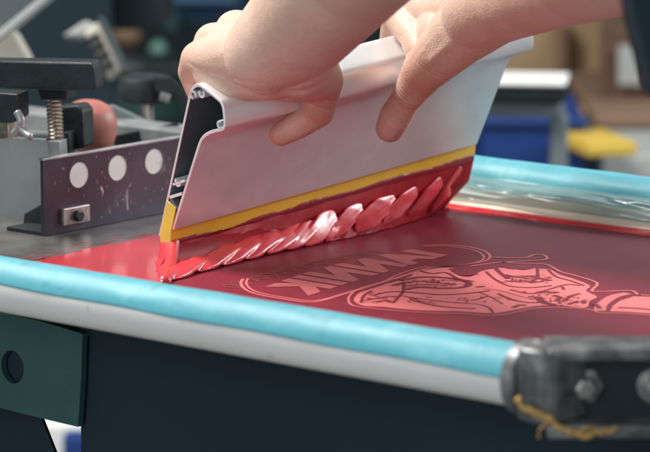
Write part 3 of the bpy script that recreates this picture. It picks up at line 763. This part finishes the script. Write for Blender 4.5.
# ================================================================== DARK SLOTTED PLATE
XP = -6.8
plate = thing('slotted_plate', 'dark purple steel plate with round pale holes standing behind the ink', 'plate', (XP, 0, .3))
bm = BM(); abox(bm, XP-.3, XP, -4.5, 14, .3, 5.45)
pw = link('upright', bm, M['purple'], plate, bevel=.03)
bm = BM(); abox(bm, XP-3.6, XP-.3, -4.5, 14, .3, .55); link('foot_flange', bm, M['black'], plate, bevel=.03)
bm = BM(); abox(bm, XP-.36, XP+.05, -4.56, 14, 5.40, 5.55); link('top_edge', bm, M['steel'], plate, bevel=.02)
for p in ((78.5, 175), (117, 168), (153.4, 161.5)):
    c = atx(p, XP); bm = BM(); add_lathe(bm, c-np.array((.05, 0, 0)), (1, 0, 0), [(0, .86), (.1, .86), (.1, .80), (.075, .78)], 40)
    link('hole_plug', bm, M['plug'], pw, smooth=True, autos=30)
c = atx((74, 215), XP); bm = BM(); abox(bm, XP+.002, XP+.3, c[1]-1.25, c[1]+1.25, c[2]-.55, c[2]+.6); wsh = link('washer_block', bm, M['bolt'], plate, bevel=.05)
bm = BM(); add_lathe(bm, (XP+.3, c[1], c[2]), (1, 0, 0), [(0, .42), (.3, .42), (.36, .3), (.36, .2)], 6); link('bolt_head', bm, M['cast_dark'], wsh)
bm = BM()
for i in range(70):
    y_ = random.uniform(-4, 9); z_ = random.uniform(.6, 5.1); L_ = abs(random.gauss(0, .07))+.015; w = random.uniform(.008, .03); t = random.gauss(1.5, .4)
    d = np.array((0, math.cos(t), math.sin(t)))*L_; n = np.array((0, -math.sin(t), math.cos(t)))*w
    c = np.array((XP+.012, y_, z_)); vs = [bm.verts.new(V(q)) for q in (c-d-n, c+d-n*.5, c+d+n, c-d+n*.6)]; bm.faces.new(vs)
link('scuff_pattern', bm, M['scuff'], pw)
for sp_ in ([(128, 210), (127, 198), (128, 189), (131, 184)], [(101, 187), (103, 192), (102, 197)]):
    bm = BM(); L_, R_ = [], []
    for i, p in enumerate(smooth_line(sp_, 6)):
        q = atx(p, XP+.016); w_ = .05+.05*noise.noise(Vector((i*.6, 2, 0)))+.03
        L_.append(bm.verts.new(V(q+np.array((0, w_*.6, w_))))); R_.append(bm.verts.new(V(q-np.array((0, w_*.6, w_)))))
    for i in range(len(L_)-1): bm.faces.new([L_[i], L_[i+1], R_[i+1], R_[i]])
    link('scuff_pattern', bm, M['scuff'], pw)

# ================================================================== CLAMP AT LEFT
clamp = thing('frame_clamp', 'grey steel clamp block with black bar handle on a threaded bolt, leftmost and in focus', 'clamp', aty((30, 240), -4.5))
YC = -1.2
def quad_prism(pxs, y_, dep, name, m, parent, bevel=.08, d=None):
    bm = BM(); add_prism(bm, [aty(p, y_) for p in pxs], d if d is not None else (-.4*dep, .92*dep, 0)); return link(name, bm, m, parent, bevel=bevel, bseg=3, smooth=True, autos=40)
blk = quad_prism([(-40, 134), (46, 139), (48, 148), (58, 150), (58, 246), (-40, 236)], YC, 3.5, 'block', M['pale_steel'], clamp)
quad_prism([(47, 141), (60, 141), (61, 161), (48, 162)], YC-.35, 1.3, 'nut', M['steel'], clamp, .06)
quad_prism([(24, 214), (40, 205), (46, 238), (22, 240)], YC-1.2, 1.2, 'foot_bracket', M['black'], clamp, .06)
# threaded rod
ax0 = aty((57, 146), YC+.6); ax1 = aty((53, 92), YC+.6); d = (ax1-ax0); Lr = np.linalg.norm(d); d = d/Lr
pr = []; k = 0; h = 0
while h < Lr: pr += [(h, .50), (h+.09, .58), (h+.18, .50)]; h += .26
bm = BM(); add_lathe(bm, ax0, d, pr, 28); link('threaded_rod', bm, M['thread'], clamp, smooth=True, autos=25)
quad_prism([(36, 87), (68, 88), (66, 101), (40, 100)], YC-.2, 1.9, 'hub', M['black'], clamp, .15)
hd = BM(); tp_ = [(-40, 60.5), (40, 61.5), (91, 62.5), (94, 66), (96, 88), (93, 91), (60, 91), (20, 89), (-40, 87)]
add_prism(hd, [aty(p, YC-.9) for p in tp_], (-1.1, 1.9, 0)); link('bar_handle', hd, M['black'], clamp, bevel=.18, bseg=3, smooth=True, autos=50)
# small second clamp screw at the edge
scr = thing('clamp_screw', 'short black capped screw at the left edge below the bar handle', 'screw', aty((6, 140), -6.5))
quad_prism([(-14, 92), (17, 94), (18, 118), (12, 123), (-14, 122)], -6.0, 2, 'cap', M['black'], scr, .1)
quad_prism([(-6, 122), (8, 122), (9, 139), (-6, 139)], -5.6, 1.2, 'threaded_rod', M['thread'], scr, .05)
wb = BM(); add_tube_path(wb, smooth_line([aty(p, -6.2) for p in [(14, 134), (19, 128), (21, 120), (17, 112)]], 5), .28, 10)
add_tube_path(wb, smooth_line([aty(p, -6.2) for p in [(19, 126), (25, 133), (31, 137)]], 5), .25, 10); link('wing', wb, M['steel'], scr, smooth=True)
blb = thing('clamp_jaw', 'black clamp jaw behind the threaded bolt', 'clamp jaw', aty((78, 150), 2))
quad_prism([(56, 107), (78, 105), (83, 111), (84, 148), (56, 154)], 1.0, 2, 'jaw', M['black'], blb, .2)
quad_prism([(56, 134), (70, 132), (70, 158), (56, 162)], .2, 1.0, 'jaw_foot', M['panel_grey'], blb, .1)
# salmon knob
bm = BM(); c = aty((87, 117), 9.0)
add_lathe(bm, c-np.array((0, 0, 2.5)), (0.1, 0, 1), [tuple(q) for q in smooth_line([(0, .4), (.15, 1.3), (.8, 1.85), (1.7, 2.0), (2.5, 1.95), (3.2, 1.6), (3.65, .9), (3.75, .3)], 6)], 48)
o = link('ball_knob', bm, M['salmon'], None, smooth=True, origin=c-np.array((0, 0, 2.5)))
tag(o, 'round salmon pink knob half hidden behind the black clamp jaw', 'knob')

# bed of the press behind the plate
bed = thing('press_bed', 'pale grey steel bed of the press behind the slotted plate', 'press bed', (-20, 15, -2))
bm = BM(); abox(bm, -46, -7.2, -3.5, 40, -2.5, .27); link('bed_plate', bm, M['strip'], bed, bevel=.1)
bm = BM(); abox(bm, -34, -12, 16, 19, .27, 4.5); link('rail', bm, M['steel'], bed, bevel=.15)
bm = BM(); abox(bm, -30, -8.5, 10, 12, .27, 2.6); link('rail', bm, M['panel_grey'], bed, bevel=.15)
bm = BM(); add_prism(bm, [atd(p, 226) for p in [(88, 112), (112, 104), (190, 140), (190, 158), (92, 150)]], FWD*4); link('casting', bm, M['grey'], bed, bevel=.2)
bm = BM(); add_prism(bm, [atd(p, 222) for p in [(112, 136), (178, 122), (180, 133), (114, 147)]], FWD*4); link('rail', bm, M['black'], bed, bevel=.2)

rc = thing('rear_clamp', 'second clamp with round black cap on a steel stud, blurred between plate and hand', 'clamp', atd((146, 126), 232))
bm = BM(); b0 = atd((146, 101), 232)
add_lathe(bm, b0, (0, 0, 1), [(0, 1.9), (.2, 2.15), (1.5, 2.15), (1.9, 1.9), (2.05, 1.2)], 36); link('cap', bm, M['black'], rc, smooth=True, autos=35)
bm = BM(); add_cyl(bm, atd((147, 126), 232), b0, .55, 24); link('stud', bm, M['bolt'], rc, smooth=True, autos=35)
bm = BM(); add_prism(bm, [atd(p, 229) for p in [(152, 76), (170, 76), (186, 92), (192, 112), (184, 116), (176, 96), (156, 94)]], FWD*3); link('arm', bm, M['black'], rc, bevel=.2)
bm = BM(); add_cyl(bm, atd((160, 96), 228.5), atd((170, 99), 228.5), .35, 20); link('pin', bm, M['bolt'], rc, smooth=True, autos=35)

# ================================================================== LOWER PRESS
body = thing('lower_cabinet', 'dark navy body of the press filling the space under the frame', 'press', (25, 5, -30))
bm = BM(); q = aty((79.5, 380), -15.5)
bx0 = q[0]
abox(bm, bx0, 75, -15.5, 22, -34, -1.6); link('cabinet', bm, M['navy'], body, bevel=.1)
bm = BM(); abox(bm, -30, bx0-.01, -9, 22, -4.5, -2.52); link('deck', bm, M['navy'], body)
bm = BM(); p = [aty(q_, -13.5) for q_ in [(-60, 404), (36, 404), (58, 460), (58, 560), (-60, 560)]]
add_prism(bm, p, (-.3, .5, 0)); link('brace', bm, M['navy'], body, bevel=.1)
bm = BM(); abox(bm, -25, bx0-.3, -15.6, -12.5, -7.3, -2.6); link('backing', bm, M['navy'], body)
gb = thing('green_bracket', 'dark green painted bracket with one round hole under the frame at lower left', 'bracket', aty((40, 410), -16))
pts = [(-60, 299), (0, 312), (40, 321), (82.5, 334), (81, 380), (78, 427), (40, 418), (0, 408), (-60, 396)]
bm = BM(); P_ = [aty(p, -16.2) for p in pts]
hc = aty((12.5, 367), -16.2); hr = 1.0
# plate with a real hole: outer loop bridged to the hole loop
nO = 64; angs = np.linspace(0, 2*math.pi, nO, endpoint=False)
def ray_out(t):
    d = np.array((math.cos(t), math.sin(t))); best = None
    for i in range(len(P_)):
        a = np.array((P_[i][0], P_[i][2])); b = np.array((P_[(i+1) % len(P_)][0], P_[(i+1) % len(P_)][2]))
        M_ = np.array([d, a-b]).T
        if abs(np.linalg.det(M_)) < 1e-9: continue
        s_, u_ = np.linalg.solve(M_, a-np.array((hc[0], hc[2])))
        if s_ > 0 and -1e-6 <= u_ <= 1+1e-6 and (best is None or s_ < best): best = s_
    return best
for t in [math.atan2(p[2]-hc[2], p[0]-hc[0]) % (2*math.pi) for p in P_]: angs = np.append(angs, t)
angs = np.unique(np.round(angs, 5))
rings = []
for yy in (-16.2, -15.75):
    O = [bm.verts.new((hc[0]+ray_out(t)*math.cos(t), yy, hc[2]+ray_out(t)*math.sin(t))) for t in angs]
    I = [bm.verts.new((hc[0]+hr*math.cos(t), yy, hc[2]+hr*1.05*math.sin(t))) for t in angs]; rings.append((O, I))
n = len(angs)
for i in range(n):
    j = (i+1) % n
    for O, I in rings: bm.faces.new([O[i], O[j], I[j], I[i]])
    bm.faces.new([rings[0][0][i], rings[0][0][j], rings[1][0][j], rings[1][0][i]]); bm.faces.new([rings[0][1][i], rings[0][1][j], rings[1][1][j], rings[1][1][i]])
link('bracket_plate', bm, M['green'], gb)
bm = BM(); add_lathe(bm, (hc[0], -16.2, hc[2]), (0, -1, 0), [(0, hr+.22), (.05, hr+.2), (.05, hr+.02), (0, hr)], 48)
bm = BM(); tb = [aty(p, -16.2) for p in [(-60, 299), (0, 312), (40, 321), (82.5, 334)]]
for a, b in zip(tb, tb[1:]): add_hex(bm, [a+np.array((0, .451, -.2)), b+np.array((0, .451, -.2)), b+np.array((0, 3, -.2)), a+np.array((0, 3, -.2)), a+np.array((0, .451, -.02)), b+np.array((0, .451, -.02)), b+np.array((0, 3, -.02)), a+np.array((0, 3, -.02))])
link('top_lip', bm, M['green'], gb)

# ================================================================== BACKGROUND
H0 = np.array([FWD[0], FWD[1], 0]); H0 /= np.linalg.norm(H0)
UPZ = np.array([0, 0, 1.])
def bbox(bm, x0, y0, x1, y1, dist, thick, yaw=0.0):
    """upright box standing at a distance whose front spans a window of the view"""
    a = atd((x0, (y0+y1)/2), dist); b = atd((x1, (y0+y1)/2), dist); c = (a+b)/2
    w = np.linalg.norm(b-a)/2; h = abs(y1-y0)/F*dist/2/.985
    r = np.array([D1[0]*math.cos(yaw)+H0[0]*math.sin(yaw), D1[1]*math.cos(yaw)+H0[1]*math.sin(yaw), 0]); f_ = np.array([-r[1], r[0], 0])
    add_box(bm, c+f_*thick/2, r*w, f_*thick/2, UPZ*h); return c-UPZ*h
FZ = -75.0
def bgthing(name, label, cat, parts):
    bm0 = None; root = None
    for nm, m, args in parts:
        bm = BM(); base = bbox(bm, *args)
        if root is None: root = thing(name, label, cat, base)
        link(nm, bm, m, root, bevel=.4)
    return root
bm = BM(); abox(bm, -900, 500, -500, 900, FZ-5, FZ)
tag(link('floor', bm, M['floor'], None, origin=(0, 0, FZ)), None, None, kind='structure')
bm = BM(); base = bbox(bm, -1400, -1500, 2000, 2500, 620, 8); tag(link('wall', bm, M['wall'], None, origin=base), None, None, kind='structure')

bgthing('cardboard_box', 'large tan cardboard box behind the white topped table', 'box', [('carton', M['board'], (470, 24, 560, 150, 430, 40, .1)), ('fold_edge', M['wood'], (556, 24, 568, 150, 428, 4))])
bgthing('cardboard_box', 'narrow tan cardboard box standing right of the large tan one', 'box', [('carton', M['board'], (568, 10, 602, 150, 432, 30, 0))])
r_ = bgthing('cardboard_box', 'dark brown cardboard box with white label at the right edge', 'box', [('carton', M['brown'], (600, 28, 700, 122, 400, 40, -.1)), ('shipping_label', M['ltgrey'], (618, 46, 642, 86, 398.5, .5, -.1))])
bgthing('wooden_pallet', 'pale wooden plank shelf under the brown box at right', 'pallet', [('top_board', M['wood'], (594, 116, 720, 128, 385, 60)), ('lower_board', M['wood'], (600, 131, 720, 137, 387, 30))])
t = thing('work_table', 'table with white top and black edge beyond the squeegee', 'table', atd((520, 160), 330))
bm = BM(); pt = [atz(p, 0) for p in [(480, 78)]]
bbox(bm, 440, 82, 566, 86, 318, 9, -.12); link('table_top', bm, M['white'], t, bevel=.3)
bm = BM(); bbox(bm, 440, 86.2, 566, 102, 318.5, 8, -.12); link('table_edge', bm, M['black'], t, bevel=.3)
bm = BM(); bbox(bm, 450, 102.5, 562, 117, 320, 6, -.12); link('rail', bm, M['grey'], t, bevel=.3)
for x0 in (549, 440):
    bm = BM(); bbox(bm, x0, 117.5, x0+16, 320, 323, 5, -.12); link('leg', bm, M['grey'], t, bevel=.3)
r_ = bgthing('plastic_crate', 'deep blue plastic crate under the white topped table', 'crate', [('crate_body', M['blue'], (482, 121, 585, 240, 360, 30, 0)), ('crate_rim', M['blue'], (478, 119, 588, 127, 358, 33, 0))])
bgthing('yellow_beam', 'yellow painted beam lying right of the blue crate', 'beam', [('beam', M['yellow'], (586, 143, 640, 157, 350, 12, .25))])
bgthing('orange_post', 'small orange post between blue crate and yellow beam', 'post', [('post', M['orange'], (566, 110, 585, 150, 372, 5, 0))])
bgthing('grey_crate', 'pale grey box on the floor at the right edge behind the back tube', 'box', [('box_body', M['ltgrey'], (600, 156, 720, 260, 365, 30, 0))])

# black post at the upper right, near the operator
bm = BM(); add_prism(bm, [atd(p, 136) for p in [(560, -420), (620, -60), (631, 10), (641, 50), (653, 92), (700, 92), (690, -60), (640, -420)]], FWD*4)
o = link('machine_arm', bm, M['navy'], None, bevel=.3, origin=atd((700, 92), 136)); tag(o, 'plain black machine arm at the upper right corner', 'machine arm')

# upper left machine parts
pn = thing('slanted_cover', 'slanted grey cover with pale metal edge in the upper left corner', 'panel', atd((10, 30), 262))
bm = BM(); add_prism(bm, [atd(p, 262) for p in [(-60, -60), (80, -60), (40, 2), (-2, 36), (-60, 78)]], FWD*5); link('cover', bm, M['panel_grey'], pn, bevel=.3)
bm = BM(); add_prism(bm, [atd(p, 261.5) for p in [(80, -34), (84, -30), (44, 2), (0, 38.5), (-60, 82), (-60, 78)]], FWD*3); link('edge_trim', bm, M['ltgrey'], pn, bevel=.1)
bm = BM(); add_prism(bm, [atd(p, 264) for p in [(-50, 40), (-30, 30), (-30, 1200), (-50, 1200)]], FWD*3); link('support_post', bm, M['navy'], pn, bevel=.2)
bm = BM(); add_prism(bm, [atd(p, 270) for p in [(-40, 72), (14, 29), (29, 56), (29, 66), (-40, 66)]], FWD*4)
o = link('bracket_block', bm, M['beige'], None, bevel=.3, origin=atd((10, 60), 270)); tag(o, 'beige bracket below the slanted grey cover', 'bracket')
sr = thing('slotted_rail', 'beige slotted rail leaning in the dark behind the bar handle', 'rail', atd((112, 76), 285))
bm = BM(); add_prism(bm, [atd(p, 285) for p in [(84, 32), (98, 22), (121, 70), (108, 80)]], FWD*4); link('rail_bar', bm, M['beige'], sr, bevel=.2)
for k in range(4):
    t_ = k/3.6; c = np.array((91, 38))+np.array((17, 34))*t_
    bm = BM(); add_prism(bm, [atd((c[0]+dx, c[1]+dy), 284.4) for dx, dy in [(-8, 2), (7, -6), (9, -1), (-6, 7)]], FWD*.5); link('slot', bm, M['black'], sr)
bm = BM(); add_prism(bm, [atd(p, 284) for p in [(98, 18), (102, 16), (128, 70), (122, 74)]], FWD*6); link('side_plate', bm, M['panel_grey'], sr, bevel=.2)
bm = BM(); add_prism(bm, [atd(p, 288) for p in [(98, 60), (116, 60), (116, 1100), (98, 1100)]], FWD*3); link('support_post', bm, M['navy'], sr, bevel=.2)
bm = BM(); add_prism(bm, [atd(p, 292) for p in [(62, 36), (86, 20), (96, 26), (80, 38)]], FWD*4)
o = link('metal_tab', bm, M['ltgrey'], None, bevel=.3, origin=atd((78, 38), 292)); tag(o, 'small pale metal tab left of the beige slotted rail', 'tab')
bgthing('dark_machine', 'big dark machine standing behind the clamps', 'machine', [('housing', M['navy'], (-60, -80, 112, 130, 330, 60, .1)), ('housing_top', M['cast_dark'], (112, -80, 165, 30, 340, 20, 0))])
bgthing('green_bin', 'dark green bin far behind the rear clamp', 'bin', [('bin_body', mat('dark_green', (.02, .07, .06), .7), (108, 20, 178, 120, 470, 40, 0)), ('bin_rim', M['grey'], (106, 66, 182, 72, 466, 3, 0)), ('ledge', M['cast_dark'], (108, 57.5, 180, 60, 432, 38, 0))])
bm = BM(); add_lathe(bm, atd((127, 57), 440), (0, 0, 1), [(0, 1.2), (.2, 1.2), (.4, .4), (1.6, .4), (1.9, 1.6), (3.2, 2.2), (4.4, 1.7), (4.8, .5)], 24)
o = link('wooden_ball', bm, M['wood'], None, smooth=True, origin=atd((127, 57), 440)); tag(o, 'small tan blurred ball on the dark green bin', 'ball')
bm = BM(); add_lathe(bm, atd((158, 57), 440), (0, 0, 1), [(0, .4), (.2, 1.1), (1.2, 1.3), (2, .9), (2.3, .3)], 24)
o = link('mint_ball', bm, mat('mint', (.16, .34, .26), .6), None, smooth=True, origin=atd((158, 57), 440)); tag(o, 'small mint green blurred ball beside the left hand', 'ball')
bgthing('storage_bin', 'dark blue storage bin far behind the left knuckles', 'bin', [('bin_body', mat('dusk_blue', (.02, .06, .13), .6), (160, 2, 245, 22, 480, 30, 0)), ('bin_lid', mat('pale_blue', (.07, .15, .28), .5), (172, -4, 236, 4, 476, 32, 0))])
bgthing('blue_bag', 'pale sheet and blue bag seen low through the gap under the green bracket', 'bag', [('sheet', M['white'], (36, 424, 100, 520, 330, 20, 0)), ('bag', M['blue'], (63, 436, 90, 520, 326, 3, 0))])

# ================================================================== LIGHT
w = bpy.data.worlds.new('World'); SC.world = w; w.use_nodes = True
bg = w.node_tree.nodes['Background']; bg.inputs[0].default_value = (.78, .93, 1.0, 1); bg.inputs[1].default_value = .27
def area(name, loc, target, size, power, col, sy=None):
    l = bpy.data.lights.new(name, 'AREA'); l.energy = power; l.color = col; l.size = size
    if sy: l.shape = 'RECTANGLE'; l.size_y = sy
    o = bpy.data.objects.new(name, l); COL.objects.link(o); o.location = Vector(loc)*CM
    d = (Vector(target)-Vector(loc)); o.rotation_euler = d.to_track_quat('-Z', 'Y').to_euler(); return o
tgt = (8, 0, 3)
def rel(r, u, f): return tuple(np.array(tgt)+D1*r+UPZ*u+H0*f)
area('ceiling_lamp', rel(-105, 165, 40), tgt, .8, 74, (1, .97, .92), .6)
area('side_fill', rel(165, 75, 75), tgt, .7, 34, (.95, .98, 1.0), .6)  # unseen light, added low at the right for the ink folds and panel
area('front_fill', rel(-90, 40, -180), tgt, 1.2, 15, (.93, .97, 1.0))  # unseen fill from front left, added to brighten the near tube
area('rear_fill', rel(60, 150, 260), tgt, 1.2, 5, (.93, .97, 1.0), .8)  # unseen light added behind so the mesh catches a sheen

# ================================================================== CAMERA
cam = bpy.data.cameras.new('camera'); co_ = bpy.data.objects.new('camera', cam); COL.objects.link(co_); SC.camera = co_
Mx = Matrix([[RIGHT[0], UP[0], -FWD[0], C[0]*CM], [RIGHT[1], UP[1], -FWD[1], C[1]*CM], [RIGHT[2], UP[2], -FWD[2], C[2]*CM], [0, 0, 0, 1]])
co_.matrix_world = Mx
cam.sensor_width = 36; cam.lens = 36*F/650; cam.clip_start = .05; cam.clip_end = 60
cam.dof.use_dof = True; cam.dof.focus_distance = 1.90; cam.dof.aperture_fstop = 9.2; cam.dof.aperture_blades = 7
SC.view_settings.view_transform = 'Standard'; SC.view_settings.look = 'None'; SC.view_settings.exposure = .14; SC.view_settings.gamma = 1
SC.cycles.use_denoising = True
